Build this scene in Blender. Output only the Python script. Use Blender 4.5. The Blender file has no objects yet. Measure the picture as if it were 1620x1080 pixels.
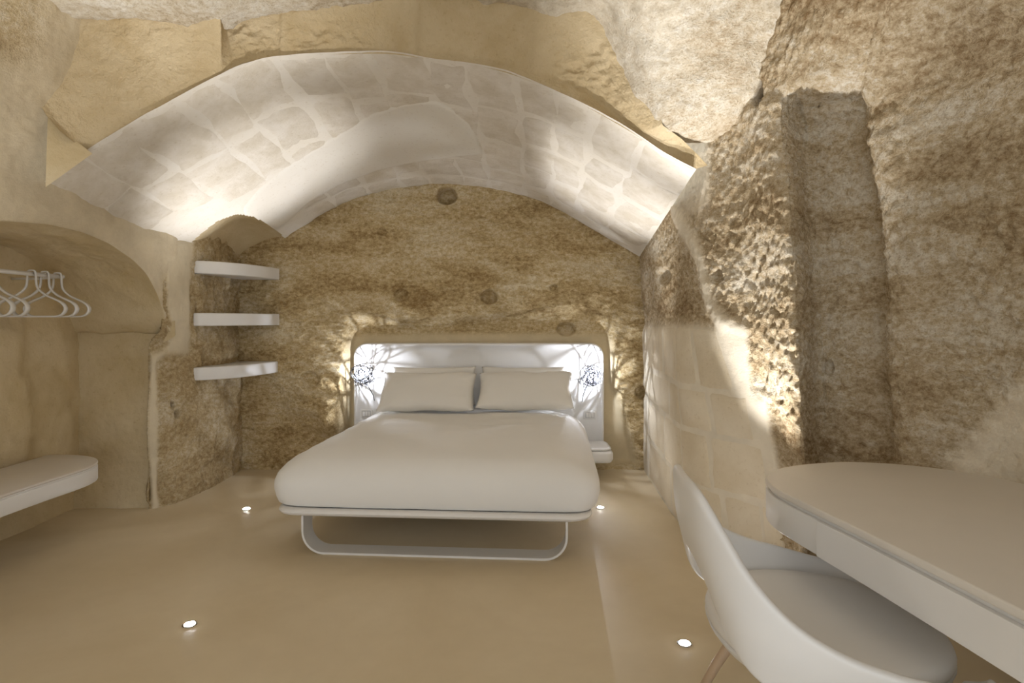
import bpy, bmesh, math, random
import numpy as np
from mathutils import Vector, Matrix

# ------------------------------------------------------------------ camera, world, exposure
F, CXP, HYP, CH = 950.0, 810.0, 505.0, 1.35      # focal length (px), principal column, horizon row, eye height
scene = bpy.context.scene
cam = bpy.data.cameras.new('camera')
cam.sensor_width = 36.0
cam.lens = 36.0 * F / 1620.0
cam.shift_y = -(540.0 - HYP) / 1620.0
cam.clip_start = 0.05
camo = bpy.data.objects.new('camera', cam)
scene.collection.objects.link(camo)
camo.location = (0, 0, CH)
camo.rotation_euler = (math.pi / 2, 0, 0)
scene.camera = camo

world = bpy.data.worlds.new('world')
scene.world = world
world.use_nodes = True
bg = world.node_tree.nodes['Background']
bg.inputs[0].default_value = (0.90, 0.95, 1.0, 1)
bg.inputs[1].default_value = 0.92

vs = scene.view_settings
vs.view_transform = 'Standard'
vs.look = 'None'
vs.exposure = 1.12
vs.gamma = 1.0
vs.use_curve_mapping = False

SPOT_W = 115.0          # floor uplights
LAMP_W = 5.5           # bedside wire lamps
COOL = (0.80, 0.86, 1.0)
SPOTC = (0.98, 0.98, 1.0)

C = scene.collection
R = math.radians
rng = random.Random(7)

# ------------------------------------------------------------------ numpy helpers
_perm = np.random.RandomState(3).permutation(256)

def vnoise(p, seed=0):
    p = np.asarray(p, dtype=np.float64) + seed * 17.13
    i = np.floor(p).astype(np.int64)
    f = p - i
    f = f * f * (3 - 2 * f)
    def h(a, b, c):
        return _perm[(_perm[(_perm[a & 255] + b) & 255] + c) & 255] / 255.0
    x, y, z = i[..., 0], i[..., 1], i[..., 2]
    fx, fy, fz = f[..., 0], f[..., 1], f[..., 2]
    c00 = h(x, y, z) * (1 - fx) + h(x + 1, y, z) * fx
    c10 = h(x, y + 1, z) * (1 - fx) + h(x + 1, y + 1, z) * fx
    c01 = h(x, y, z + 1) * (1 - fx) + h(x + 1, y, z + 1) * fx
    c11 = h(x, y + 1, z + 1) * (1 - fx) + h(x + 1, y + 1, z + 1) * fx
    return (c00 * (1 - fy) + c10 * fy) * (1 - fz) + (c01 * (1 - fy) + c11 * fy) * fz - 0.5

def fbm(p, freq, octaves=4, gain=0.5, seed=0):
    p = np.asarray(p) * freq
    out = np.zeros(p.shape[:-1]); a = 1.0
    for o in range(octaves):
        out += a * vnoise(p, seed + o * 5)
        p = p * 2.03; a *= gain
    return out

def px(x, y, D):
    """world point seen at picture position (x, y) at distance D in front of the camera plane"""
    return np.array([(x - CXP) / F * D, D, CH + (HYP - y) / F * D])

def proj(P):
    P = np.asarray(P)
    return np.stack([CXP + F * P[..., 0] / P[..., 1], HYP - F * (P[..., 2] - CH) / P[..., 1]], -1)

def crom(ctrl, t):
    """Catmull-Rom through ctrl (n,k) at params t in [0, n-1]"""
    c = np.asarray(ctrl, float); n = len(c)
    i = np.clip(np.floor(t).astype(int), 0, n - 2); f = (t - i)[:, None]
    g = lambda k: c[np.clip(k, 0, n - 1)]
    p0, p1, p2, p3 = g(i - 1), g(i), g(i + 1), g(i + 2)
    return 0.5 * (2 * p1 + (p2 - p0) * f + (2 * p0 - 5 * p1 + 4 * p2 - p3) * f ** 2 + (3 * p1 - p0 - 3 * p2 + p3) * f ** 3)

def smooth(e0, e1, x):
    t = np.clip((x - e0) / (e1 - e0), 0, 1)
    return t * t * (3 - 2 * t)

def inpoly(q, poly):
    x, y = q[..., 0], q[..., 1]
    ins = np.zeros(x.shape, bool)
    n = len(poly)
    for a in range(n):
        x0, y0 = poly[a]; x1, y1 = poly[(a + 1) % n]
        if y0 == y1: continue
        c = ((y0 > y) != (y1 > y)) & (x < (x1 - x0) * (y - y0) / (y1 - y0) + x0)
        ins ^= c
    return ins

def blur(m, n):
    m = m.astype(float)
    for _ in range(2):
        for ax in (0, 1):
            k = np.ones(2 * n + 1) / (2 * n + 1)
            pad = [(0, 0), (0, 0)]; pad[ax] = (n, n)
            mp = np.pad(m, pad, mode='edge')
            m = np.apply_along_axis(lambda r: np.convolve(r, k, 'valid'), ax, mp)
    return m

def gnormals(P):
    du = np.gradient(P, axis=0); dv = np.gradient(P, axis=1)
    n = np.cross(du, dv)
    return n / np.maximum(np.linalg.norm(n, axis=-1, keepdims=True), 1e-9)

# ------------------------------------------------------------------ object helpers
def link(name, me, mat=None, parent=None):
    o = bpy.data.objects.new(name, me)
    C.objects.link(o)
    if mat is not None: me.materials.append(mat)
    if parent is not None: o.parent = parent
    return o

def grid_obj(name, P, mat, parent=None, attr=None, keep=None, flip=False, sm=True):
    nu, nv = P.shape[:2]
    me = bpy.data.meshes.new(name)
    idx = np.arange(nu * nv).reshape(nu, nv)
    q = np.stack([idx[:-1, :-1], idx[1:, :-1], idx[1:, 1:], idx[:-1, 1:]], -1).reshape(-1, 4)
    if flip: q = q[:, ::-1]
    if keep is not None: q = q[keep.reshape(-1)]
    n = len(q)
    me.vertices.add(nu * nv); me.vertices.foreach_set('co', P.reshape(-1).astype(np.float32))
    me.loops.add(4 * n); me.loops.foreach_set('vertex_index', q.reshape(-1).astype(np.int32))
    me.polygons.add(n)
    me.polygons.foreach_set('loop_start', (np.arange(n) * 4).astype(np.int32))
    me.polygons.foreach_set('use_smooth', np.full(n, sm))
    if attr is not None:
        at = me.attributes.new('plaster', 'FLOAT', 'POINT')
        at.data.foreach_set('value', attr.reshape(-1).astype(np.float32))
    me.update(calc_edges=True)
    me.validate()
    return link(name, me, mat, parent)

def bm_obj(name, bm, mat, parent=None, sm=True):
    bmesh.ops.recalc_face_normals(bm, faces=bm.faces)
    me = bpy.data.meshes.new(name)
    bm.to_mesh(me); bm.free()
    if sm: me.polygons.foreach_set('use_smooth', [True] * len(me.polygons))
    me.update()
    return link(name, me, mat, parent)

def autosmooth(o, ang=40):
    me = o.data
    bm = bmesh.new(); bm.from_mesh(me)
    for e in bm.edges:
        e.smooth = len(e.link_faces) == 2 and e.calc_face_angle(0) < R(ang)
    bm.to_mesh(me); bm.free()

def thing(name, label, cat, loc=(0, 0, 0), rz=0.0, group=None):
    o = bpy.data.objects.new(name, None)
    o.empty_display_size = 0.1
    C.objects.link(o)
    o.location = loc; o.rotation_euler = (0, 0, rz)
    o['label'] = label; o['category'] = cat
    if group: o['group'] = group
    return o

def tag(o, label, cat, group=None):
    o['label'] = label; o['category'] = cat
    if group: o['group'] = group
    return o

def struct(o, label):
    o['kind'] = 'structure'; o['label'] = label
    return o

def tube(bm, pts, r, seg=8, cap=True):
    pts = [Vector(p) for p in pts]
    n = len(pts)
    rr = r if hasattr(r, '__len__') else [r] * n
    t0 = (pts[1] - pts[0]).normalized()
    up = Vector((0, 0, 1)) if abs(t0.z) < 0.9 else Vector((1, 0, 0))
    nrm = t0.cross(up).normalized()
    rings = []
    for i in range(n):
        t = (pts[min(i + 1, n - 1)] - pts[max(i - 1, 0)]).normalized()
        nrm = (nrm - t * nrm.dot(t)).normalized()
        b = t.cross(nrm)
        rings.append([bm.verts.new(pts[i] + (nrm * math.cos(2 * math.pi * k / seg) + b * math.sin(2 * math.pi * k / seg)) * rr[i]) for k in range(seg)])
    for a, b in zip(rings, rings[1:]):
        for k in range(seg):
            bm.faces.new((a[k], a[(k + 1) % seg], b[(k + 1) % seg], b[k]))
    if cap:
        bm.faces.new(rings[0][::-1]); bm.faces.new(rings[-1])

def prism(bm, outline, z0, z1, bev=0.006, seg=3):
    """closed plan outline (list of (x, y)) extruded z0..z1 with rounded edges"""
    n = len(outline)
    o = np.array(outline, float)
    area = 0.5 * np.sum(o[:, 0] * np.roll(o[:, 1], -1) - np.roll(o[:, 0], -1) * o[:, 1])
    if area < 0: o = o[::-1]
    e = np.roll(o, -1, 0) - np.roll(o, 1, 0)
    e /= np.maximum(np.linalg.norm(e, axis=1, keepdims=True), 1e-9)
    nin = np.stack([-e[:, 1], e[:, 0]], 1)
    prof = []
    for k in range(seg + 1):
        a = math.pi / 2 * k / seg
        prof.append((bev * (1 - math.sin(a)), z0 + bev * (1 - math.cos(a))))
    for k in range(seg + 1):
        a = math.pi / 2 * k / seg
        prof.append((bev * (1 - math.cos(a)), z1 - bev * (1 - math.sin(a))))
    rings = []
    for d, z in prof:
        q = o + nin * d
        rings.append([bm.verts.new((q[i, 0], q[i, 1], z)) for i in range(n)])
    for a, b in zip(rings, rings[1:]):
        for k in range(n):
            bm.faces.new((a[k], a[(k + 1) % n], b[(k + 1) % n], b[k]))
    bm.faces.new(rings[0][::-1]); bm.faces.new(rings[-1])

def rrect(x0, x1, y0, y1, r, seg=8):
    pts = []
    for cx, cy, a0 in ((x1 - r, y1 - r, 0), (x0 + r, y1 - r, 90), (x0 + r, y0 + r, 180), (x1 - r, y0 + r, 270)):
        for k in range(seg + 1):
            a = R(a0 + 90 * k / seg)
            pts.append((cx + r * math.cos(a), cy + r * math.sin(a)))
    return pts

# ------------------------------------------------------------------ materials
def newmat(name):
    m = bpy.data.materials.new(name); m.use_nodes = True
    nt = m.node_tree
    return m, nt, nt.nodes['Principled BSDF']

def nd(nt, t, **kw):
    n = nt.nodes.new(t)
    for k, v in kw.items(): setattr(n, k, v)
    return n

def noise(nt, vec, scale, detail=6, rough=0.6, dist=0.0):
    n = nd(nt, 'ShaderNodeTexNoise')
    n.inputs['Scale'].default_value = scale; n.inputs['Detail'].default_value = detail
    n.inputs['Roughness'].default_value = rough; n.inputs['Distortion'].default_value = dist
    nt.links.new(vec, n.inputs['Vector'])
    return n.outputs['Fac']

def ramp(nt, fac, stops):
    r = nd(nt, 'ShaderNodeValToRGB')
    el = r.color_ramp.elements
    el[0].position, el[0].color = stops[0][0], (*stops[0][1], 1)
    el[1].position, el[1].color = stops[-1][0], (*stops[-1][1], 1)
    for p, c in stops[1:-1]:
        e = el.new(p); e.color = (*c, 1)
    nt.links.new(fac, r.inputs[0])
    return r.outputs[0]

def mixc(nt, fac, a, b, blend='MIX'):
    m = nd(nt, 'ShaderNodeMix', data_type='RGBA', blend_type=blend)
    for s, v in ((0, fac), (6, a), (7, b)):
        if isinstance(v, (int, float)): m.inputs[s].default_value = v
        elif isinstance(v, tuple): m.inputs[s].default_value = (*v, 1)
        else: nt.links.new(v, m.inputs[s])
    return m.outputs[2]

def math_(nt, op, a, b=0.0):
    m = nd(nt, 'ShaderNodeMath', operation=op)
    for s, v in ((0, a), (1, b)):
        if isinstance(v, (int, float)): m.inputs[s].default_value = v
        else: nt.links.new(v, m.inputs[s])
    return m.outputs[0]

def coords(nt, scale=(1, 1, 1), rot=(0, 0, 0)):
    tc = nd(nt, 'ShaderNodeNewGeometry')
    mp = nd(nt, 'ShaderNodeMapping')
    mp.inputs['Scale'].default_value = scale
    mp.inputs['Rotation'].default_value = rot
    nt.links.new(tc.outputs['Position'], mp.inputs['Vector'])
    return mp.outputs[0]

def bump(nt, h, strength, dist, bsdf):
    b = nd(nt, 'ShaderNodeBump')
    if isinstance(strength, (int, float)): b.inputs['Strength'].default_value = strength
    else: nt.links.new(strength, b.inputs['Strength'])
    b.inputs['Distance'].default_value = dist
    nt.links.new(h, b.inputs['Height'])
    nt.links.new(b.outputs[0], bsdf.inputs['Normal'])

def rough_stone(name, dark, mid, light, plaster, strata=(1.0, 1.0, 4.0), rot=(0, 0, 0), rel=0.02, plaster_rel=0.12):
    """rough hewn tufa; vertex attribute 'plaster' blends to a smoother limewashed finish"""
    m, nt, b = newmat(name)
    v = coords(nt); vs_ = coords(nt, strata, rot)
    big = noise(nt, vs_, 1.6, 5, 0.62, 0.4)
    fine = noise(nt, coords(nt, (1, 1, 1.5), rot), 26, 8, 0.72)
    pits = noise(nt, v, 95, 4, 0.7)
    comb = math_(nt, 'ADD', math_(nt, 'MULTIPLY', big, 0.45), math_(nt, 'MULTIPLY', fine, 0.55))
    col = ramp(nt, comb, [(0.39, dark), (0.5, mid), (0.61, light)])
    spk = ramp(nt, pits, [(0.36, (0.62, 0.54, 0.44)), (0.50, (1, 1, 1))])
    col = mixc(nt, 0.55, col, spk, 'MULTIPLY')
    at = nd(nt, 'ShaderNodeAttribute', attribute_name='plaster')
    pn = noise(nt, v, 5, 6, 0.6)
    pcol = mixc(nt, ramp(nt, pn, [(0.35, (0, 0, 0)), (0.65, (1, 1, 1))]), tuple(c * 0.86 for c in plaster), plaster)
    pl = at.outputs['Fac']
    col = mixc(nt, pl, col, pcol)
    nt.links.new(col, b.inputs['Base Color'])
    b.inputs['Roughness'].default_value = 0.95
    b.inputs['Specular IOR Level'].default_value = 0.1
    h = math_(nt, 'ADD', math_(nt, 'MULTIPLY', fine, 0.8), math_(nt, 'MULTIPLY', pits, 0.6))
    st = math_(nt, 'ADD', math_(nt, 'MULTIPLY', math_(nt, 'SUBTRACT', 1.0, pl), 0.9 - plaster_rel), plaster_rel)
    bump(nt, h, st, rel, b)
    return m

def plaster_mat(name, a, bcol, scale=4.0, rel=0.006, strength=0.5, rand=0.0):
    m, nt, b = newmat(name)
    v = coords(nt)
    n1 = noise(nt, v, scale, 6, 0.62, 0.3)
    col = ramp(nt, n1, [(0.36, a), (0.64, bcol)])
    pits = noise(nt, v, 42, 4, 0.65)
    col = mixc(nt, 0.35, col, ramp(nt, pits, [(0.3, (0.7, 0.62, 0.5)), (0.42, (1, 1, 1))]), 'MULTIPLY')
    if rand:
        oi = nd(nt, 'ShaderNodeObjectInfo')
        k = math_(nt, 'ADD', math_(nt, 'MULTIPLY', oi.outputs['Random'], rand), 1 - rand)
        cc = nd(nt, 'ShaderNodeCombineColor')
        for s in range(3): nt.links.new(k, cc.inputs[s])
        col = mixc(nt, 1.0, col, cc.outputs[0], 'MULTIPLY')
    nt.links.new(col, b.inputs['Base Color'])
    b.inputs['Roughness'].default_value = 0.9
    b.inputs['Specular IOR Level'].default_value = 0.15
    h = math_(nt, 'ADD', noise(nt, v, 18, 7, 0.65), math_(nt, 'MULTIPLY', pits, 0.5))
    bump(nt, h, strength, rel, b)
    return m

def simple(name, col, rough=0.4, metal=0.0, spec=0.5, coat=0.0):
    m, nt, b = newmat(name)
    b.inputs['Base Color'].default_value = (*col, 1)
    b.inputs['Roughness'].default_value = rough
    b.inputs['Metallic'].default_value = metal
    b.inputs['Specular IOR Level'].default_value = spec
    v = coords(nt)
    n = noise(nt, v, 9, 3, 0.5)
    c = mixc(nt, n, tuple(x * 0.97 for x in col), tuple(min(1, x * 1.02) for x in col))
    nt.links.new(c, b.inputs['Base Color'])
    b.inputs['Coat Weight'].default_value = coat
    return m

def fabric(name, col):
    m, nt, b = newmat(name)
    v = coords(nt)
    c = mixc(nt, noise(nt, v, 3, 3, 0.5), tuple(x * 0.96 for x in col), col)
    nt.links.new(c, b.inputs['Base Color'])
    b.inputs['Roughness'].default_value = 0.9
    b.inputs['Specular IOR Level'].default_value = 0.15
    b.inputs['Sheen Weight'].default_value = 0.15
    bump(nt, noise(nt, v, 380, 2, 0.5), 0.12, 0.002, b)
    return m

def emit(name, col, s):
    m, nt, b = newmat(name)
    b.inputs['Base Color'].default_value = (0.8, 0.8, 0.8, 1)
    b.inputs['Emission Color'].default_value = (*col, 1)
    b.inputs['Emission Strength'].default_value = s
    return m

M = {}
M['rock_back'] = rough_stone('rock_back', (0.33, 0.215, 0.09), (0.60, 0.455, 0.24), (0.78, 0.67, 0.47), (0.66, 0.55, 0.36), (1, 1, 2.6), rel=0.02)
M['rock_right'] = rough_stone('rock_right', (0.32, 0.215, 0.11), (0.59, 0.465, 0.295), (0.79, 0.71, 0.57), (0.74, 0.66, 0.52), (0.8, 0.8, 2.6), (0.0, R(-28), 0.0), rel=0.025, plaster_rel=0.2)
M['rock_ceiling'] = rough_stone('rock_ceiling', (0.42, 0.32, 0.20), (0.62, 0.53, 0.39), (0.74, 0.68, 0.57), (0.74, 0.68, 0.56), (1.4, 1.4, 1.4), rel=0.02)
M['rock_left'] = rough_stone('rock_left', (0.36, 0.25, 0.12), (0.55, 0.43, 0.25), (0.70, 0.61, 0.45), (0.67, 0.58, 0.42), (1, 1, 2.0), rel=0.018, plaster_rel=0.2)
M['vault_mortar'] = plaster_mat('vault_mortar', (0.72, 0.66, 0.56), (0.77, 0.72, 0.64), 3.0, 0.006, 0.35)
M['vault_block'] = plaster_mat('vault_block', (0.64, 0.57, 0.46), (0.76, 0.70, 0.61), 6.0, 0.010, 0.6, 0.07)
M['vault_plaster'] = plaster_mat('vault_plaster', (0.73, 0.68, 0.60), (0.76, 0.72, 0.64), 1.5, 0.002, 0.15)
M['arch_face'] = plaster_mat('arch_face', (0.50, 0.38, 0.21), (0.60, 0.48, 0.30), 3.0, 0.022, 0.8)
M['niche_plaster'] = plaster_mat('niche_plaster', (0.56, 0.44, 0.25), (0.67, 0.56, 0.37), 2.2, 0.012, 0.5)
M['wall_block'] = plaster_mat('wall_block', (0.66, 0.56, 0.40), (0.73, 0.64, 0.49), 3.0, 0.008, 0.5, 0.08)
M['white_lacquer'] = simple('white_lacquer', (0.76, 0.74, 0.71), 0.35)
M['desk_top'] = simple('desk_top', (0.70, 0.65, 0.58), 0.5)
M['leather'] = simple('leather', (0.74, 0.72, 0.69), 0.45)
M['linen'] = fabric('linen', (0.80, 0.78, 0.74))
M['linen_pillow'] = fabric('linen_pillow', (0.79, 0.76, 0.70))
M['steel'] = simple('steel', (0.55, 0.55, 0.56), 0.25, 1.0)
M['wire'] = simple('wire', (0.05, 0.05, 0.055), 0.45, 0.6, 0.3)
M['wood'] = simple('wood', (0.50, 0.36, 0.24), 0.45)
M['bulb'] = emit('bulb', COOL, 60.0)
M['led'] = emit('led', (0.97, 0.97, 1.0), 90.0)

def floor_mat():
    m, nt, b = newmat('resin_floor')
    v = coords(nt)
    n = noise(nt, v, 1.1, 5, 0.55, 0.6)
    n2 = noise(nt, v, 9, 6, 0.6)
    c = ramp(nt, n, [(0.3, (0.62, 0.51, 0.335)), (0.7, (0.70, 0.595, 0.42))])
    c = mixc(nt, 0.25, c, ramp(nt, n2, [(0.3, (0.85, 0.83, 0.8)), (0.7, (1, 1, 1))]), 'MULTIPLY')
    nt.links.new(c, b.inputs['Base Color'])
    b.inputs['Roughness'].default_value = 0.42
    b.inputs['Specular IOR Level'].default_value = 0.35
    bump(nt, n2, 0.06, 0.004, b)
    return m
M['floor'] = floor_mat()

# ------------------------------------------------------------------ THE SETTING
# floor
bm = bmesh.new()
bmesh.ops.create_cube(bm, size=1.0)
for v_ in bm.verts:
    v_.co = ((-3.7, 3.1)[v_.co.x > 0], (-1.6, 6.0)[v_.co.y > 0], (-0.1, 0.0)[v_.co.z > 0])
struct(bm_obj('floor', bm, M['floor'], sm=False), 'smooth beige poured resin floor')

# --- vault over the bed ------------------------------------------------------
rim_front = [(60, 300, 3.17), (75, 290, 3.17), (140, 240, 3.2), (230, 185, 3.22), (300, 147, 3.26), (352, 119, 3.28), (390, 103, 3.30), (450, 90, 3.32),
             (600, 85, 3.33), (680, 94, 3.33), (760, 105, 3.33), (830, 125, 3.34), (920, 165, 3.36), (1000, 210, 3.38), (1050, 243, 3.4), (1100, 270, 3.42)]
rim_back = [(365, 430, 5.42), (400, 412, 5.42), (430, 395, 5.42), (455, 376, 5.42), (485, 355, 5.42), (515, 338, 5.42), (545, 323, 5.42), (575, 312, 5.42),
            (620, 301, 5.42), (665, 295, 5.42), (710, 292, 5.42), (765, 297, 5.42), (840, 313, 5.42), (905, 345, 5.42), (960, 378, 5.42), (1010, 408, 5.42)]
RF = np.array([px(*a) for a in rim_front]); RB = np.array([px(*a) for a in rim_back])
def arclen(Q):
    d = np.r_[0, np.cumsum(np.linalg.norm(np.diff(Q, axis=0), axis=1))]
    return d / d[-1]
_t = np.linspace(0, 15, 600)
_cf, _cb = crom(RF, _t), crom(RB, _t)
_af, _ab = arclen(_cf), arclen(_cb)
def vault(u, v):
    """u across the arch 0..1, v from the front rim (0) to the back wall (1)"""
    f = np.stack([np.interp(u, _af, _cf[:, k]) for k in range(3)], -1)
    b = np.stack([np.interp(u, _ab, _cb[:, k]) for k in range(3)], -1)
    return f + (b - f) * v[..., None]
UU, VV = np.meshgrid(np.linspace(0, 1, 340), np.linspace(-0.01, 1.06, 180), indexing='ij')
PV = vault(UU, VV)
NV = gnormals(PV); NV *= np.sign(-NV[..., 2:3])           # pointing down into the room
PV = PV + NV * (fbm(PV, 3.0, 3)[..., None] * 0.012)
HOOD = [(300, 386), (322, 366), (345, 349), (372, 339), (400, 341), (425, 355), (452, 377), (470, 440), (300, 460), (285, 420)]
cen = 0.25 * (PV[:-1, :-1] + PV[1:, :-1] + PV[1:, 1:] + PV[:-1, 1:])
keep = ~inpoly(proj(cen), HOOD)
vault_o = struct(grid_obj('ceiling_vault', PV, M['vault_mortar'], keep=keep, flip=True), 'pale stone barrel vault over the bed')

# plaster patch spread over the vault
PATCH = [(395, 348), (385, 330), (410, 300), (450, 268), (500, 235), (545, 208), (590, 180), (640, 164), (690, 160), (720, 175), (745, 198), (758, 228), (762, 243),
         (715, 248), (660, 255), (600, 268), (540, 290), (490, 318), (455, 350), (440, 362), (420, 352)]
cenm = blur(inpoly(proj(PV), PATCH), 2)
kp = (cenm[:-1, :-1] > 0.05) & keep
PP = PV + NV * (0.012 * smooth(0.1, 0.8, cenm) - 0.004)[..., None]
grid_obj('plaster_patch', PP, M['vault_plaster'], vault_o, keep=kp, flip=True)

# voussoir blocks of the vault, each its own piece
nstrip = 14
_ue = np.r_[0, np.cumsum([rng.uniform(0.75, 1.3) for _ in range(nstrip)])]; _ue /= _ue[-1]
for i in range(nstrip):
    u0, u1 = _ue[i], _ue[i + 1]
    v = -0.005
    cuts = [v]
    while v < 0.86:
        v += rng.uniform(0.19, 0.29); cuts.append(v)
    cuts[-1] = 0.885; cuts.append(0.995)
    for v0, v1 in zip(cuts, cuts[1:]):
        if v1 - v0 < 0.07: continue
        jit = [rng.uniform(-0.004, 0.004) for _ in range(4)]
        gu, gv = 0.0022, 0.0042
        n = 9
        a = np.array([0, 0.04, 0.12, 0.3, 0.5, 0.7, 0.88, 0.96, 1.0])
        uu, vv = np.meshgrid(u0 + gu + jit[0] + (u1 - u0 - 2 * gu) * a, v0 + gv + jit[1] + (v1 - v0 - 2 * gv) * a, indexing='ij')
        uu = uu + 0.004 * np.sin(vv * 23 + i * 1.7) * (1 if i else 0); vv = vv + 0.006 * np.sin(uu * 60 + i)
        Pb = vault(uu, vv)
        pc = proj(Pb)
        if inpoly(pc, HOOD).any(): continue
        if inpoly(pc, PATCH).mean() > 0.8: continue
        nb = gnormals(Pb); nb *= np.sign(-nb[..., 2:3])
        e = np.minimum(np.minimum.outer(a, 1 - a[::-1][::-1]) * 0 + np.minimum(a, 1 - a)[:, None], np.minimum(a, 1 - a)[None, :])
        lift = 0.005 * smooth(0.0, 0.1, e) - 0.002 + rng.uniform(-0.001, 0.002)
        Pb = Pb + nb * (lift + fbm(Pb, 3.0, 3) * 0.012 + fbm(Pb, 9, 3, seed=4) * 0.006)[..., None]
        grid_obj('stone_block', Pb, M['vault_block'], vault_o, flip=True)

# plastered hood cut into the vault above the corner shelves
hood_px = [(296, 390, 4.50), (322, 366, 4.70), (345, 349, 4.84), (372, 339, 4.97), (400, 341, 5.07), (425, 355, 5.22), (456, 379, 5.40)]
def vault_at(pxy):
    q = proj(PV); k = np.argmin(((q - np.array(pxy)) ** 2).sum(-1)); return PV.reshape(-1, 3)[k]
Oh = crom(np.array([vault_at(a[:2]) for a in hood_px]), np.linspace(0, 6, 49))
Ah = np.array([-2.46, 5.46, 1.84])
tt = np.linspace(-0.05, 1, 30)
Ph = Oh[:, None, :] * (1 - tt)[None, :, None] + Ah * tt[None, :, None]
Ph[..., 2] += (0.17 * np.sin(np.clip(tt, 0, 1) * math.pi) ** 0.8)[None, :] * np.sin(np.linspace(0.12, 0.88, 49) * math.pi)[:, None]
Ph[..., 2] += 0.02 * (tt < 0)[None, :]
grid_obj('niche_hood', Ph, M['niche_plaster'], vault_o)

# --- face of the arch above the vault ---------------------------------------
outer = [(108, 216, 3.10), (92, 195, 3.08), (78, 172, 3.06), (76, 110, 3.05), (82, 60, 3.05), (102, 30, 3.07), (185, 40, 3.09), (250, 47, 3.1), (346, 50, 3.11), (352, 18, 3.2), (440, 18, 3.2),
         (560, 8, 3.2), (655, 4, 3.2), (760, 18, 3.2), (900, 36, 3.2), (975, 40, 3.2), (1022, 150, 3.26), (1040, 200, 3.30), (1075, 225, 3.36), (1118, 262, 3.42)]
inner = [(138, 243, 3.2), (146, 238, 3.2), (156, 231, 3.2), (170, 222, 3.2), (185, 212, 3.2), (205, 200, 3.2), (240, 180, 3.2), (290, 152, 3.2), (350, 120, 3.24), (366, 99, 3.30), (440, 90, 3.315),
         (560, 86, 3.33), (655, 92, 3.33), (750, 104, 3.33), (830, 126, 3.34), (900, 156, 3.36), (960, 188, 3.37), (1005, 214, 3.385), (1050, 243, 3.40), (1098, 268, 3.42)]
tt = np.linspace(0, len(outer) - 1, 520)
assert len(outer) == len(inner)
def lin(Q, t):
    Q = np.array(Q, float); i = np.clip(t.astype(int), 0, len(Q) - 2); f = (t - i)[:, None]
    return Q[i] * (1 - f) + Q[i + 1] * f
_qcf = proj(_cf)
fi = np.array([_cf[np.argmin(((_qcf - a[:2]) ** 2).sum(1))] for a in lin(inner, tt)])
fi = np.stack([np.convolve(np.pad(fi[:, k], 3, mode='edge'), np.ones(7) / 7, 'valid') for k in range(3)], -1); fo = np.array([px(*a) for a in lin(outer, tt)])
ss = np.linspace(0.0, 1.3, 100)
PA = fi[:, None, :] * (1 - ss)[None, :, None] + fo[:, None, :] * ss[None, :, None]
na = np.array([0, -1.0, -0.15])
qa = proj(PA)
low = fbm(PA, 1.3, 3, seed=2) * 0.07 - 0.02
# chiselled patches and lumps
pat = blur(inpoly(qa, [(360, 45), (415, 38), (425, 80), (375, 80)]), 4) + blur(inpoly(qa, [(455, 45), (540, 38), (600, 70), (470, 82)]), 6) + blur(inpoly(qa, [(880, 95), (980, 70), (1000, 170), (900, 150)]), 6)
rel = fbm(PA, 22, 3, seed=6)
seams = np.zeros(qa.shape[:2])
for x0, y0, x1, y1 in ((437, 18, 443, 92), (654, 2, 664, 95), (845, 30, 835, 130)):
    d = np.abs((qa[..., 0] - x0) - (x1 - x0) * (qa[..., 1] - y0) / (y1 - y0))
    seams += np.exp(-(d / 3.0) ** 2)
step = 0.02 * smooth(438, 446, qa[..., 0]) - 0.03 * smooth(655, 668, qa[..., 0])
PA = PA + na * (low + rel * (0.008 + 0.03 * np.clip(pat, 0, 1)) - 0.008 * seams + step)[..., None] * smooth(0.0, 0.25, ss)[None, :, None]
arch_o = struct(grid_obj('wall_arch', PA, M['arch_face'], flip=False), 'rough tan plastered face of the arch above the vault')

# notch beside the arch foot
tri = np.array([[px(76, 168, 3.10), px(110, 214, 3.15)], [px(72, 296, 3.00), px(146, 243, 3.14)]])
uu, vv = np.meshgrid(np.linspace(0, 1, 12), np.linspace(0, 1, 12), indexing='ij')
Pn = (tri[0, 0] * ((1 - uu) * (1 - vv))[..., None] + tri[0, 1] * ((1 - uu) * vv)[..., None] + tri[1, 0] * (uu * (1 - vv))[..., None] + tri[1, 1] * (uu * vv)[..., None])

# --- cave ceiling (height field) --------------------------------------------
cp = np.array([(-3.0, 3.6, 3.0), (-2.4, 3.22, 2.94), (-1.6, 3.22, 2.87), (-1.45, 3.3, 2.97), (-0.55, 3.25, 3.05), (0.2, 3.28, 3.0), (0.5, 3.25, 2.95), (0.66, 3.28, 2.68), (0.80, 3.36, 2.46), (0.95, 3.40, 2.40),
               (1.15, 3.42, 2.40), (1.4, 3.4, 2.42), (0.78, 3.0, 2.78), (0.9, 2.85, 2.92), (1.15, 2.85, 2.90), (1.4, 2.8, 2.85), (0.5, 2.8, 3.06), (0.5, 2.2, 3.1), (-0.5, 2.4, 3.12), (-1.6, 2.6, 2.98),
               (-2.4, 2.5, 2.85), (-2.9, 2.5, 2.7), (-0.5, 0.5, 3.1), (-2.6, 0.5, 2.8), (1.6, 2.0, 2.95), (2.2, 1.5, 2.85), (2.2, 0, 2.8), (-0.3, -1.6, 3.0), (-3.0, -1.6, 2.7), (2.4, -1.6, 2.7), (0.0, 3.8, 3.1), (1.2, 3.8, 2.5), (2.4, 2.8, 2.7), (2.4, 3.6, 2.6)])
def tps(r2): return np.where(r2 > 0, r2 * np.log(np.maximum(r2, 1e-12)) * 0.5, 0)
A_ = cp[:, :2]; n_ = len(cp)
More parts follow.
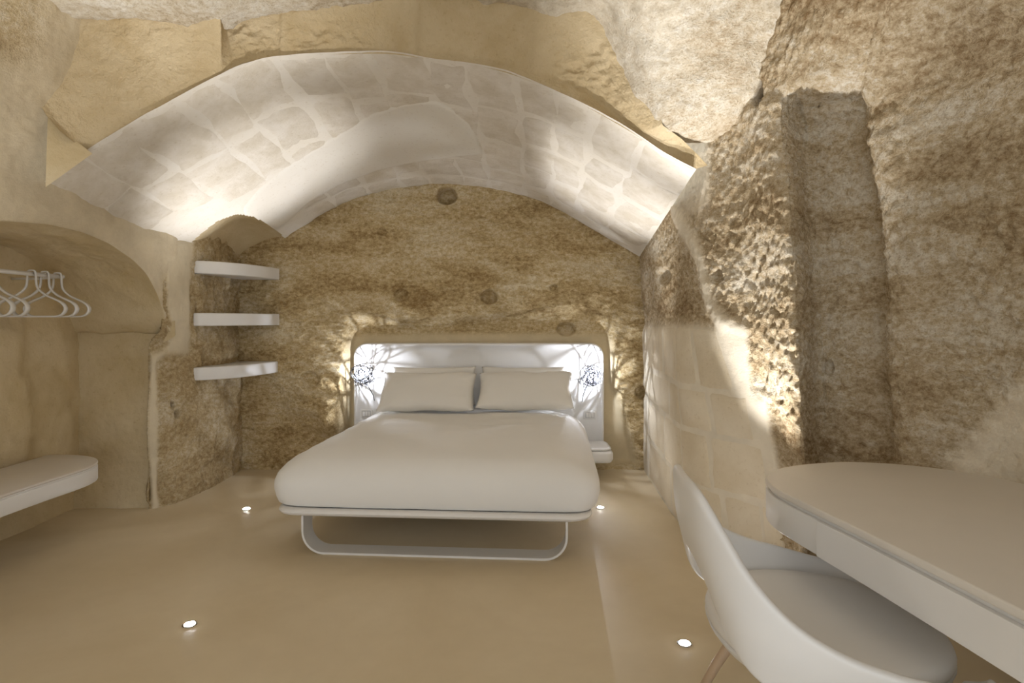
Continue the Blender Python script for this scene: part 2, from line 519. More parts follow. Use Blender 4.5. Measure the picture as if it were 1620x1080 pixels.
Kp = tps(((A_[:, None] - A_[None]) ** 2).sum(-1)) + 1e-4 * np.eye(n_)
Pm = np.c_[np.ones(n_), A_]
sol = np.linalg.solve(np.block([[Kp, Pm], [Pm.T, np.zeros((3, 3))]]), np.r_[cp[:, 2], 0, 0, 0])
xs = np.linspace(-3.2, 2.6, 330); ys = np.r_[np.linspace(-1.6, 1.8, 60), np.linspace(1.82, 3.5, 150)]
XX, YY = np.meshgrid(xs, ys, indexing='ij')
ZZ = np.zeros(XX.shape) + sol[n_] + sol[n_ + 1] * XX + sol[n_ + 2] * YY
for k in range(n_): ZZ += sol[k] * tps((XX - A_[k, 0]) ** 2 + (YY - A_[k, 1]) ** 2)
PC = np.stack([XX, YY, ZZ], -1)
nn = gnormals(PC)
PC = PC - nn * (fbm(PC, 2.2, 3, seed=1) * 0.07 + fbm(PC, 16, 4, 0.6, seed=9) * 0.022)[..., None]
cpl = blur(fbm(PC, 1.2, 2, seed=3) > 0.06, 6) * 0.35
struct(grid_obj('ceiling', PC, M['rock_ceiling'], attr=cpl, flip=True), 'rough hewn pale cave ceiling')

# --- back wall ---------------------------------------------------------------
xs = np.linspace(-2.75, 1.45, 430); zs = np.linspace(-0.02, 2.85, 300)
XX, ZZ = np.meshgrid(xs, zs, indexing='ij')
PB = np.stack([XX, np.full(XX.shape, 5.44), ZZ], -1)
qb = proj(PB)
out = fbm(PB * np.array([1, 1, 1.6]), 1.5, 4, seed=11) * 0.09 + fbm(PB * np.array([1, 1, 2.2]), 9, 4, 0.6, seed=12) * 0.030
NICHE = [(543, 730), (548, 610), (552, 540), (556, 508), (575, 500), (640, 508), (760, 503), (860, 490), (930, 488), (955, 500), (966, 530), (972, 600), (985, 660), (1008, 735)]
nm = blur(inpoly(qb, NICHE), 2)
PLAST = [(543, 735), (550, 545), (556, 530), (700, 527), (960, 527), (970, 545), (976, 620), (990, 670), (1012, 735)]
pm = blur(inpoly(qb, PLAST), 2)
bul = np.exp(-(((qb[..., 0] - 505) / 42) ** 2 + ((qb[..., 1] - 620) / 55) ** 2)) * 0.10 + np.exp(-(((qb[..., 0] - 533) / 18) ** 2 + ((qb[..., 1] - 662) / 28) ** 2)) * 0.14
bul += np.exp(-(((qb[..., 0] - 1000) / 22) ** 2 + ((qb[..., 1] - 560) / 110) ** 2)) * 0.04 + np.exp(-(((qb[..., 0] - 560) / 40) ** 2 + ((qb[..., 1] - 450) / 45) ** 2)) * 0.06
rock = 0.05 + out + bul
depth = rock * (1 - nm) + nm * (-0.06 + out * 0.6 * (1 - pm) + pm * (fbm(PB, 4, 2) * 0.006))
for hx, hy, hr, hd in ((707, 311, 15, 0.14), (636, 467, 11, 0.05), (774, 470, 13, 0.08), (897, 521, 15, 0.08), (606, 368, 7, 0.03), (497, 600, 16, 0.05), (875, 455, 6, 0.03), (650, 380, 6, 0.02), (1014, 620, 12, 0.06)):
    dd = np.sqrt((qb[..., 0] - hx) ** 2 + ((qb[..., 1] - hy) * (1.15 if hx != 897 else 1.4)) ** 2)
    depth -= hd * smooth(hr * 1.15, hr * 0.75, dd)
PB[..., 1] -= depth
struct(grid_obj('wall_back', PB, M['rock_back'], attr=pm, flip=False), 'rough stratified tufa rock wall behind the bed')

# --- alcove side wall with the corner shelves --------------------------------
zl = np.linspace(-0.02, 2.45, 250)
path_lo = np.array([(-2.60, 4.42), (-2.59, 4.28), (-2.53, 4.36), (-2.47, 4.55), (-2.45, 4.85), (-2.45, 5.15), (-2.46, 5.4), (-2.5, 5.7)])
path_hi = np.array([(-2.52, 4.42), (-2.49, 4.28), (-2.475, 4.38), (-2.46, 4.55), (-2.45, 4.85), (-2.45, 5.15), (-2.46, 5.4), (-2.5, 5.7)])
tl = np.linspace(0, 7, 240)
lo, hi = crom(path_lo, tl), crom(path_hi, tl)
w = smooth(1.15, 1.32, zl)
PL = np.zeros((240, 250, 3))
PL[..., :2] = lo[:, None, :] * (1 - w)[None, :, None] + hi[:, None, :] * w[None, :, None]
PL[..., 2] = zl[None, :]
ql = proj(PL)
pls = np.clip(blur(inpoly(ql, [(225, 1000), (240, 800), (236, 700), (238, 560), (262, 552), (270, 520), (262, 480), (262, 380), (300, 370), (298, 560), (262, 560), (246, 575), (246, 700), (250, 800), (230, 1000)]), 2), 0, 1)
nl = gnormals(PL); nl *= np.sign(nl[..., 0:1] + 1e-9)
PL = PL + nl * ((fbm(PL, 2.2, 4, seed=21) * 0.08 + fbm(PL, 13, 4, 0.6, seed=22) * 0.022) * (1 - 0.75 * pls) + 0.02)[..., None]
for hx, hy, hr in ((362, 622, 12), (276, 655, 5), (270, 640, 4)):
    dd = np.sqrt((ql[..., 0] - hx) ** 2 + ((ql[..., 1] - hy) * 0.7) ** 2)
    PL -= nl * (0.06 * smooth(hr * 1.2, hr * 0.6, dd))[..., None]
struct(grid_obj('wall_pier', PL, M['rock_left'], attr=pls), 'rough rock pier between wardrobe niche and bed alcove')

# --- left wall with arched wardrobe niche ------------------------------------
ARY = np.array([1.75, 1.95, 2.3, 2.9, 3.2, 3.45, 3.67, 3.9, 4.05, 4.18, 4.27, 4.30]); ARZ = np.array([1.28, 1.45, 1.7, 1.825, 1.855, 1.85, 1.815, 1.74, 1.66, 1.52, 1.36, 1.26])
yl = np.linspace(1.75, 4.40, 230)
az = np.interp(yl, ARY, ARZ, right=1.26)
k7 = np.ones(7) / 7; az = np.convolve(np.pad(az, 3, mode='edge'), k7, 'valid')
vv = np.linspace(0, 1, 150)
PW = np.zeros((230, 150, 3))
PW[..., 0] = -2.47; PW[..., 1] = yl[:, None]
PW[..., 2] = az[:, None] * (1 - vv)[None, :] + 3.15 * vv[None, :]
lean = smooth(2.0, 3.1, PW[..., 2]) * 0.28 * smooth(4.3, 3.4, PW[..., 1])
PW[..., 0] += lean
nz = fbm(PW, 2.0, 3, seed=31) * 0.06 + fbm(PW, 12, 4, 0.6, seed=32) * 0.009
PW[..., 0] += (nz - 0.0) * smooth(0, 0.08, vv)[None, :]
qw = proj(PW)
wpl = np.clip(0.85 - 0.75 * blur(inpoly(qw, [(-200, -60), (70, -60), (62, 60), (40, 110), (0, 90), (-200, 60)]), 6), 0, 1)
wl = struct(grid_obj('wall_left', PW, M['rock_left'], attr=wpl), 'pale limewashed stone wall with arched wardrobe niche')
yl2 = np.linspace(-1.6, 1.76, 90); zl2 = np.linspace(-0.02, 3.1, 80)
YY, ZZ = np.meshgrid(yl2, zl2, indexing='ij')
PX = np.stack([np.full(YY.shape, -2.47), YY, ZZ], -1)
PX[..., 0] += smooth(2.0, 3.1, ZZ) * 0.28 + fbm(PX, 2.0, 4, seed=31) * 0.07
grid_obj('wall_section', PX, M['rock_left'], wl, attr=np.full(YY.shape, 0.7))
# soffit of the niche
xx = np.linspace(-2.47, -3.16, 60)
PS = np.zeros((230, 60, 3))
PS[..., 0] = xx[None, :] + 0.004; PS[..., 1] = yl[:, None]
PS[..., 2] = az[:, None]
PS[..., 2] += fbm(PS, 2.5, 4, seed=33) * 0.05 * smooth(-2.47, -2.6, xx)[None, :] + fbm(PS, 14, 3, 0.6, seed=34) * 0.010 * smooth(-2.47, -2.52, xx)[None, :]
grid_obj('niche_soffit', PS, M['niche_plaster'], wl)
# niche back and end walls
YY, ZZ = np.meshgrid(np.linspace(1.7, 4.35, 140), np.linspace(-0.02, 1.95, 110), indexing='ij')
PK = np.stack([np.full(YY.shape, -3.12), YY, ZZ], -1)
qk = proj(PK)
PK[..., 0] += fbm(PK, 2.0, 4, seed=35) * 0.06 + fbm(PK, 14, 3, 0.6, seed=36) * 0.008 + 0.05 * blur(inpoly(qk, [(-400, 515), (38, 510), (30, 585), (42, 600), (44, 730), (-400, 730)]), 2)
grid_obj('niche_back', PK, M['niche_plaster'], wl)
XX, ZZ = np.meshgrid(np.linspace(-3.2, -2.44, 100), np.linspace(-0.02, 1.34, 110), indexing='ij')
XX = -3.2 + (XX + 3.2) / 0.76 * (0.625 + 0.135 * smooth(1.14, 1.24, ZZ))
PE = np.stack([XX, np.full(XX.shape, 4.335), ZZ], -1)
PE[..., 1] -= fbm(PE, 2.0, 4, seed=37) * 0.05 + fbm(PE, 14, 3, 0.6, seed=38) * 0.008 + 0.05 * smooth(0.3, 0.0, ZZ)
grid_obj('niche_end', PE, M['niche_plaster'], wl)
PE2 = PE.copy(); PE2[..., 1] = 1.78
grid_obj('niche_end', PE2, M['niche_plaster'], wl)
grid_obj('arch_notch', Pn, M['niche_plaster'], wl)

# --- right wall ---------------------------------------------------------------
LV = [-0.02, 0.5, 0.95, 1.35, 1.9, 2.34, 2.44, 2.50, 2.70, 2.95, 3.1]
W0 = [(1.22, 5.65), (1.16, 4.7), (1.13, 4.1), (1.18, 3.72), (1.40, 3.44), (1.50, 3.22), (1.445, 2.98), (1.62, 3.10), (1.74, 3.02), (1.85, 2.88), (1.83, 2.75), (1.95, 2.5), (2.02, 2.15), (2.08, 1.2), (2.10, -1.6)]
W1 = [(1.22, 5.65), (1.16, 4.7), (1.12, 4.1), (1.14, 3.74), (1.36, 3.42), (1.46, 3.22), (1.44, 2.98), (1.61, 3.10), (1.72, 3.03), (1.83, 2.89), (1.80, 2.75), (1.95, 2.5), (2.02, 2.15), (2.08, 1.2), (2.10, -1.6)]
W2 = [(1.21, 5.65), (1.15, 4.7), (1.11, 4.1), (1.10, 3.78), (1.28, 3.42), (1.39, 3.22), (1.41, 2.95), (1.60, 3.10), (1.71, 3.03), (1.82, 2.90), (1.78, 2.76), (1.95, 2.5), (2.02, 2.15), (2.08, 1.2), (2.10, -1.6)]
W3 = [(1.20, 5.65), (1.14, 4.7), (1.10, 4.1), (1.09, 3.80), (1.18, 3.47), (1.32, 3.24), (1.385, 2.95), (1.58, 3.11), (1.69, 3.04), (1.81, 2.91), (1.77, 2.77), (1.95, 2.5), (2.02, 2.15), (2.08, 1.2), (2.10, -1.6)]
W4 = [(1.15, 5.65), (1.11, 4.7), (1.08, 4.1), (1.08, 3.80), (1.13, 3.50), (1.26, 3.28), (1.355, 2.95), (1.55, 3.11), (1.67, 3.04), (1.78, 2.91), (1.74, 2.77), (1.88, 2.45), (1.98, 2.10), (2.05, 1.2), (2.08, -1.6)]
W5 = [(1.10, 5.65), (1.08, 4.7), (1.07, 4.1), (1.08, 3.80), (1.12, 3.52), (1.22, 3.34), (1.33, 3.02), (1.52, 3.11), (1.64, 3.04), (1.74, 2.91), (1.70, 2.77), (1.83, 2.40), (1.92, 2.05), (2.00, 1.2), (2.02, -1.6)]
W6 = [(1.08, 5.65), (1.08, 4.7), (1.07, 4.1), (1.09, 3.80), (1.14, 3.54), (1.22, 3.34), (1.32, 3.02), (1.48, 3.06), (1.59, 2.98), (1.69, 2.86), (1.65, 2.74), (1.79, 2.36), (1.88, 2.0), (1.96, 1.2), (1.98, -1.6)]
W7 = [(1.08, 5.65), (1.08, 4.7), (1.08, 4.1), (1.10, 3.80), (1.19, 3.52), (1.23, 3.28), (1.32, 3.04), (1.40, 2.88), (1.50, 2.76), (1.60, 2.66), (1.60, 2.62), (1.74, 2.3), (1.84, 1.95), (1.92, 1.2), (1.94, -1.6)]
W8 = [(1.08, 5.65), (1.08, 4.7), (1.08, 4.1), (1.12, 3.80), (1.24, 3.42), (1.27, 3.10), (1.31, 2.90), (1.36, 2.72), (1.43, 2.58), (1.51, 2.48), (1.52, 2.44), (1.64, 2.15), (1.74, 1.8), (1.82, 1.2), (1.84, -1.6)]
W9 = [(1.08, 5.65), (1.08, 4.7), (1.08, 4.1), (1.14, 3.80), (1.28, 3.30), (1.28, 2.95), (1.28, 2.70), (1.29, 2.50), (1.32, 2.34), (1.36, 2.22), (1.38, 2.15), (1.45, 1.9), (1.52, 1.6), (1.58, 1.1), (1.60, -1.6)]
W10 = [(1.08, 5.65), (1.08, 4.7), (1.08, 4.1), (1.14, 3.80), (1.28, 3.25), (1.26, 2.9), (1.22, 2.6), (1.2, 2.4), (1.2, 2.2), (1.2, 2.1), (1.2, 2.0), (1.2, 1.8), (1.25, 1.5), (1.3, 1.0), (1.3, -1.6)]
lev = np.array([W0, W1, W2, W3, W4, W5, W6, W7, W8, W9, W10])
tr = np.r_[np.linspace(0, 12, 470), np.linspace(12.05, 14, 40)]
zr = np.linspace(-0.02, 3.1, 290)
rows = np.array([crom(l, tr) for l in lev])          # levels, s, 2
PR = np.zeros((len(tr), len(zr), 3)); PR[..., 2] = zr[None, :]
li = np.interp(zr, LV, np.arange(len(LV)))
i0 = np.clip(li.astype(int), 0, len(LV) - 2); fr = li - i0; fr = fr * fr * (3 - 2 * fr) * 0.5 + fr * 0.5
PR[..., :2] = np.transpose(rows[i0] * (1 - fr)[:, None, None] + rows[i0 + 1] * fr[:, None, None], (1, 0, 2))
PR0 = PR.copy()
qr = proj(np.maximum(PR, np.array([-9, 0.3, -9])))
nr = gnormals(PR); nr *= np.where((nr[..., 0:1] > 0), -1, 1)
MASON = [(1012, 520), (1030, 516), (1100, 513), (1186, 515), (1188, 570), (1192, 622), (1216, 628), (1222, 680), (1234, 735), (1224, 790), (1212, 890), (1195, 990), (1020, 990), (1012, 740)]
SEAM = [(1058, 316), (1068, 322), (1084, 350), (1098, 372), (1112, 402), (1122, 450), (1136, 486), (1160, 506), (1186, 518), (1140, 518), (1118, 480), (1108, 440), (1096, 404), (1078, 372), (1062, 345)]
SMOOTH_R = [(1500, 735), (1540, 690), (1580, 640), (1620, 600), (1800, 500), (1800, 900), (1480, 900)]
LEDGE = [(1000, 205), (1120, 215), (1118, 330), (1085, 345), (1060, 316), (1000, 320)]
mm = blur(inpoly(qr, MASON), 2)
pr = np.clip(mm + blur(inpoly(qr, SEAM), 2) * 0.9 + blur(inpoly(qr, SMOOTH_R), 3) * 0.75 + 0.7 * blur(inpoly(qr, LEDGE), 3), 0, 1)
ampl = 1 - 0.85 * np.clip(mm, 0, 1)
tool = PR @ np.array([[0.8, 0, 0.35], [0.35, 0.8, 0], [-0.45, 0, 1.0]])
dis = fbm(PR, 1.6, 3, seed=41) * 0.05 + (fbm(tool * np.array([0.6, 1, 1.8]), 9, 4, 0.6, seed=42) * 0.008 + fbm(PR, 38, 2, 0.65, seed=43) * 0.018) * (1 - 0.6 * pr)
dis = dis * ampl + 0.02 * blur(inpoly(qr, SEAM), 2) + 0.02 * mm
for hx, hy, hr, hd, asp in ((1050, 437, 9, 0.05, 0.8), (1135, 437, 8, 0.05, 0.8), (1197, 146, 9, 0.12, 0.5), (1012, 620, 10, 0.04, 0.8), (1312, 582, 7, 0.03, 0.7), (1205, 408, 5, 0.02, 1)):
    dd = np.sqrt((qr[..., 0] - hx) ** 2 + ((qr[..., 1] - hy) * asp) ** 2)
    dis -= hd * smooth(hr * 1.3, hr * 0.7, dd)
PR = PR + nr * dis[..., None]
wr = struct(grid_obj('wall_right', PR, M['rock_right'], attr=pr), 'rough hewn brown rock wall with a tall recess behind the desk')

# masonry blocks set in the right wall
def right_surface(s, z):
    """s: param along plan, z: height -> undisplaced wall"""
    si = np.interp(s, tr, np.arange(len(tr))); zi = np.interp(z, zr, np.arange(len(zr)))
    a = np.clip(si.astype(int), 0, len(tr) - 2); b = np.clip(zi.astype(int), 0, len(zr) - 2)
    fa = (si - a)[..., None]; fb = (zi - b)[..., None]
    g = lambda G: (G[a, b] * (1 - fa) + G[a + 1, b] * fa) * (1 - fb) + (G[a, b + 1] * (1 - fa) + G[a + 1, b + 1] * fa) * fb
    return g(PR), g(nr)
courses = [(0.0, 0.33, 4.75), (0.33, 0.66, 4.45), (0.66, 0.93, 4.3), (0.93, 1.315, 4.02)]
for ci, (z0, z1, send) in enumerate(courses):
    s0 = 0.55
    widths = [0.9, 1.15, 0.75, 0.8, 0.7, 0.9] if ci % 2 else [1.3, 0.85, 0.8, 0.75, 0.8]
    k = 0
    s = s0
    while s < send - 0.05:
        e = min(s + widths[k % len(widths)], send)
        if send - e < 0.3: e = send
        k += 1
        a = np.array([0, 0.03, 0.1, 0.3, 0.5, 0.7, 0.9, 0.97, 1.0])
        gs, gz = 0.006, 0.005
        S_, Z_ = np.meshgrid(s + gs + (e - s - 2 * gs) * a, z0 + gz + (z1 - z0 - 2 * gz) * a, indexing='ij')
        Pb, nb = right_surface(S_, Z_)
        ed = np.minimum(np.minimum(a, 1 - a)[:, None], np.minimum(a, 1 - a)[None, :])
        Pb = Pb + nb * (0.012 * smooth(0, 0.08, ed) - 0.006 + rng.uniform(-0.002, 0.003) + fbm(Pb, 12, 3, seed=8) * 0.006)[..., None]
        grid_obj('stone_block', Pb, M['wall_block'], wr)
        s = e

# ------------------------------------------------------------------ BED
bed_dir = np.array([-0.14, -1.95]); bed_rz = math.atan2(-0.14, 1.95) * 1.0
HEADC = (-0.315, 5.30)
BR = -math.atan2(0.14, 1.95)                          # foot swings a little towards the shelves
bed = thing('bed', 'low white double bed with rounded platform on sled legs, facing the niche', 'bed', (HEADC[0], HEADC[1], 0), BR)
# local frame: foot along -y, 1.96 m long
FOOT = -1.99
bm = bmesh.new()
ol = rrect(-0.90, 0.90, FOOT, -0.02, 0.10, 6)
n = len(ol)
def ring_prof(bm, x0, x1, y0, y1, r, prof, seg=8):
    rings = []
    for d, z in prof:
        rr = max(r - d * 0.6, 0.02)
        rings.append([bm.verts.new((x, y, z)) for x, y in rrect(x0 + d, x1 - d, y0 + d, y1 - d, rr, seg)])
    m = len(rings[0])
    for a, b in zip(rings, rings[1:]):
        for k in range(m): bm.faces.new((a[k], a[(k + 1) % m], b[(k + 1) % m], b[k]))
    bm.faces.new(rings[0][::-1]); bm.faces.new(rings[-1])
ring_prof(bm, -0.90, 0.90, FOOT, -0.02, 0.12, [(0.09, 0.232), (0.03, 0.240), (0.006, 0.252), (0.0, 0.264), (0.005, 0.275), (0.018, 0.281), (0.05, 0.280)])
autosmooth(bm_obj('platform', bm, M['white_lacquer'], bed), 50)

def sled(y0):
    bm = bmesh.new()
    w, ztop, r, th, dep = 0.765, 0.240, 0.13, 0.012, 0.13
    path = [(-w, ztop)]
    for k in range(9):
        a = R(180 + 90 * k / 8); path.append((-w + r + r * math.cos(a), r + r * math.sin(a)))
    for k in range(9):
        a = R(270 + 90 * k / 8); path.append((w - r + r * math.cos(a), r + r * math.sin(a)))
    path.append((w, ztop))
    p = np.array(path); t = np.gradient(p, axis=0); t /= np.linalg.norm(t, axis=1, keepdims=True)
    nin = np.stack([-t[:, 1], t[:, 0]], 1)
    rings = []
    for q, nn_ in zip(p, nin):
        a, b = q, q + nn_ * th
        rings.append([bm.verts.new((a[0], y0, a[1])), bm.verts.new((a[0], y0 + dep, a[1])), bm.verts.new((b[0], y0 + dep, b[1])), bm.verts.new((b[0], y0, b[1]))])
    for a, b in zip(rings, rings[1:]):
        for k in range(4): bm.faces.new((a[k], a[(k + 1) % 4], b[(k + 1) % 4], b[k]))
    bm.faces.new(rings[0]); bm.faces.new(rings[-1])
    o = bm_obj('sled_leg', bm, M['white_lacquer'], bed)
    autosmooth(o, 35)
sled(FOOT + 0.09); sled(-0.35)
bm = bmesh.new()
ring_prof(bm, -0.80, 0.80, FOOT + 0.12, -0.04, 0.10, [(0.03, 0.282), (0.0, 0.31), (0.0, 0.46), (0.05, 0.50)])
bm_obj('mattress', bm, M['linen'], bed)

# duvet: puffed shell over the mattress
bm = bmesh.new()
prof = [(0.035, 0.285), (0.02, 0.300), (0.008, 0.335), (0.0, 0.375), (0.003, 0.415), (0.018, 0.455), (0.045, 0.49), (0.085, 0.522), (0.14, 0.547), (0.21, 0.565), (0.30, 0.578), (0.42, 0.585), (0.55, 0.588), (0.70, 0.589), (0.85, 0.589)]
rings = []
X0, X1, Y0, Y1 = -0.958, 0.955, FOOT + 0.015, -0.03
for d, z in prof:
    # straight along the head end so the cover lies flat under the pillows
    seg = 10; r_ = max(0.24 - d * 0.35, 0.015)
    x0, x1, y0 = X0 + d, X1 - d, Y0 + d * 0.95
    y1 = Y1 - 0.25 * d
    ring = []
    ww = lambda x, y: (x, y)
    bot = [(x0 + (x1 - x0) * k / 24, y0) for k in range(25)]
    pts = []
    ns_, ne_ = 22, 24
    for k in range(ne_): pts.append((x0 + (x1 - x0) * k / ne_, y0))
    for k in range(ns_): pts.append((x1, y0 + (y1 - y0) * k / ns_))
    for k in range(ne_): pts.append((x1 - (x1 - x0) * k / ne_, y1))
    for k in range(ns_): pts.append((x0, y1 - (y1 - y0) * k / ns_))
    for x, y in pts:
        # round the plan corners
        cx_ = (x - 0.5 * (x0 + x1)) / (0.5 * (x1 - x0)); cy_ = (y - 0.5 * (y0 + y1)) / (0.5 * (y1 - y0))
        l = (abs(cx_) ** 14 + abs(cy_) ** 14) ** (1 / 14.0)
        k = 1.0 / max(l, 1e-6) if l > 1 else 1.0
        ring.append((0.5 * (x0 + x1) + cx_ * k * 0.5 * (x1 - x0), 0.5 * (y0 + y1) + cy_ * k * 0.5 * (y1 - y0), z))
    rings.append(ring)
allp = np.array(rings)
wr_ = fbm(allp * np.array([1.0, 2.2, 2.0]), 3.0, 3, seed=51)
hfac = smooth(0.30, 0.56, allp[..., 2])
allp[..., 2] += wr_ * 0.016 * hfac
allp[..., 1] += fbm(allp * np.array([2.0, 1, 1]), 2.5, 2, seed=52) * 0.012 * (1 - hfac)
vr = [[bm.verts.new(p) for p in ring] for ring in allp]
m_ = len(vr[0])
for a, b in zip(vr, vr[1:]):
    for k in range(m_): bm.faces.new((a[k], a[(k + 1) % m_], b[(k + 1) % m_], b[k]))
bm.faces.new(vr[-1])
duvet = bm_obj('duvet', bm, M['linen'])
duvet.location = (HEADC[0], HEADC[1], 0); duvet.rotation_euler = (0, 0, BR)
tag(duvet, 'puffed white duvet covering the bed', 'duvet')

# pillows
def pillow(name, w, h, t, seed):
    n = 37
    u = np.linspace(-1, 1, n)
    U, V = np.meshgrid(u, u, indexing='ij')
    ex = (1 - np.abs(U) ** 2.6) * (1 - np.abs(V) ** 2.6)
    th = t * np.clip(ex, 0, 1) ** 0.42
    pin = 1 - 0.05 * (1 - np.abs(V) ** 2) * np.abs(U) ** 3
    pin2 = 1 - 0.06 * (1 - np.abs(U) ** 2) * np.abs(V) ** 3
    X = U * w / 2 * pin; Z = V * h / 2 * pin2
    P0 = np.stack([X, np.zeros_like(X), Z], -1)
    wr = fbm(P0, 8, 3, seed=seed) * (0.022 * (np.abs(U) ** 3 + np.abs(V) ** 3) + 0.006)
    bm = bmesh.new()
    front = [[bm.verts.new((X[i, j], -th[i, j] / 2 + wr[i, j], Z[i, j])) for j in range(n)] for i in range(n)]
    back = [[front[i][j] if i in (0, n - 1) or j in (0, n - 1) else bm.verts.new((X[i, j], th[i, j] / 2 + wr[i, j], Z[i, j])) for j in range(n)] for i in range(n)]
    for i in range(n - 1):
        for j in range(n - 1):
            bm.faces.new((front[i][j], front[i + 1][j], front[i + 1][j + 1], front[i][j + 1]))
            bm.faces.new((back[i][j], back[i][j + 1], back[i + 1][j + 1], back[i + 1][j]))
    return bm_obj(name, bm, M['linen_pillow'])
def put_pillow(o, cx, cy, cz, tilt, rz):
    o.rotation_euler = (-tilt, 0, rz); o.location = (cx, cy, cz)
for i, (cx, cy, cz, tilt, rz, w, h, t, lab) in enumerate([
    (-0.69, 5.27, 0.765, R(10), R(1), 0.74, 0.34, 0.12, 'white pillow propped on the headboard behind the front pillow on the shelf side'),
    (0.10, 5.27, 0.765, R(10), R(-2), 0.74, 0.34, 0.12, 'white pillow propped on the headboard behind the front pillow beside the desk wall'),
    (-0.705, 5.02, 0.745, R(50), R(-1), 0.80, 0.42, 0.14, 'plump white front pillow on the bed half beside the corner shelves'),
    (0.11, 5.01, 0.755, R(50), R(-3), 0.80, 0.42, 0.14, 'plump white front pillow on the bed half beside the stone block wall')]):
    o = pillow('pillow', w, h, t, 60 + i)
    put_pillow(o, cx, cy, cz, tilt, rz)
    tag(o, lab, 'pillow', 'pillows on the bed')

# ------------------------------------------------------------------ HEADBOARD
HX0, HX1, HZ0, HZ1, HY = -1.425, 0.828, 0.13, 1.137, 5.455
hb = thing('headboard', 'moulded white headboard with raised rounded rim in the rock wall recess', 'headboard', (0.5 * (HX0 + HX1), HY, 0))
hw, hh = 0.5 * (HX1 - HX0), HZ1 - HZ0
bm = bmesh.new()
prof = [(0.0, 0.0), (0.0, -0.045), (0.003, -0.054), (0.010, -0.060), (0.018, -0.060), (0.028, -0.054), (0.045, -0.040), (0.075, -0.030), (0.13, -0.026), (0.30, -0.025), (0.45, -0.025)]
rings = []
for d, y in prof:
    rings.append([bm.verts.new((x, y, z)) for x, z in rrect(-hw + d, hw - d, HZ0 + d, HZ1 - d, max(0.12 - d * 0.6, 0.03), 10)])
m_ = len(rings[0])
for a, b in zip(rings, rings[1:]):
    for k in range(m_): bm.faces.new((a[k], a[(k + 1) % m_], b[(k + 1) % m_], b[k]))
bm.faces.new(rings[-1]); bm.faces.new(rings[0][::-1])
bm_obj('back_panel', bm, M['white_lacquer'], hb)
nst = thing('bedside_shelf', 'low rounded white bedside shelf under the headboard beside the bed', 'bedside shelf', (0.5 * (HX0 + HX1), HY, 0))
xa, xb = hw - 0.235, hw + 0.03
bm = bmesh.new()
ring_prof(bm, xa, xb, -0.42, -0.065, 0.07, [(0.05, 0.132), (0.012, 0.142), (0.0, 0.165), (0.0, 0.215), (0.008, 0.232), (0.022, 0.238)])
bm_obj('body', bm, M['white_lacquer'], nst)
bm = bmesh.new()
ring_prof(bm, xa + 0.012, xb - 0.012, -0.40, -0.07, 0.07, [(0.01, 0.238), (0.0, 0.246), (0.0, 0.256), (0.012, 0.264), (0.03, 0.258), (0.06, 0.254)])
bm_obj('tray', bm, M['white_lacquer'], nst)

def switch_plate(x, z, lab):
    t = thing('switch_plate', lab, 'light switch', (x, HY - 0.027, z))
    bm = bmesh.new(); pl = rrect(-0.058, 0.058, -0.038, 0.038, 0.008, 4)
    prism(bm, pl, 0, 0.009, 0.003, 2)
    bmesh.ops.rotate(bm, verts=bm.verts, matrix=Matrix.Rotation(R(90), 3, 'X'))
    bm_obj('plate', bm, M['white_lacquer'], t)
    bm = bmesh.new(); prism(bm, rrect(-0.040, 0.040, -0.026, 0.026, 0.004, 3), 0.009, 0.011, 0.001, 1)
    bmesh.ops.rotate(bm, verts=bm.verts, matrix=Matrix.Rotation(R(90), 3, 'X'))
    fr = bm_obj('inner_frame', bm, M['switch_grey'], t)
    for k in range(3):
        bm = bmesh.new(); prism(bm, rrect(-0.036 + k * 0.0245, -0.036 + k * 0.0245 + 0.023, -0.022, 0.022, 0.002, 2), 0.011, 0.015, 0.001, 1)
        bmesh.ops.rotate(bm, verts=bm.verts, matrix=Matrix.Rotation(R(90), 3, 'X'))
        bm_obj('button', bm, M['white_lacquer'], fr)
M['switch_grey'] = simple('switch_grey', (0.45, 0.44, 0.43), 0.5)
p_ = px(933, 656, 5.43); switch_plate(p_[0], p_[2], 'white triple switch plate on the headboard above the bedside shelf')
p_ = px(580, 654, 5.43); switch_plate(p_[0], p_[2], 'white switch plate on the headboard partly hidden by the duvet')

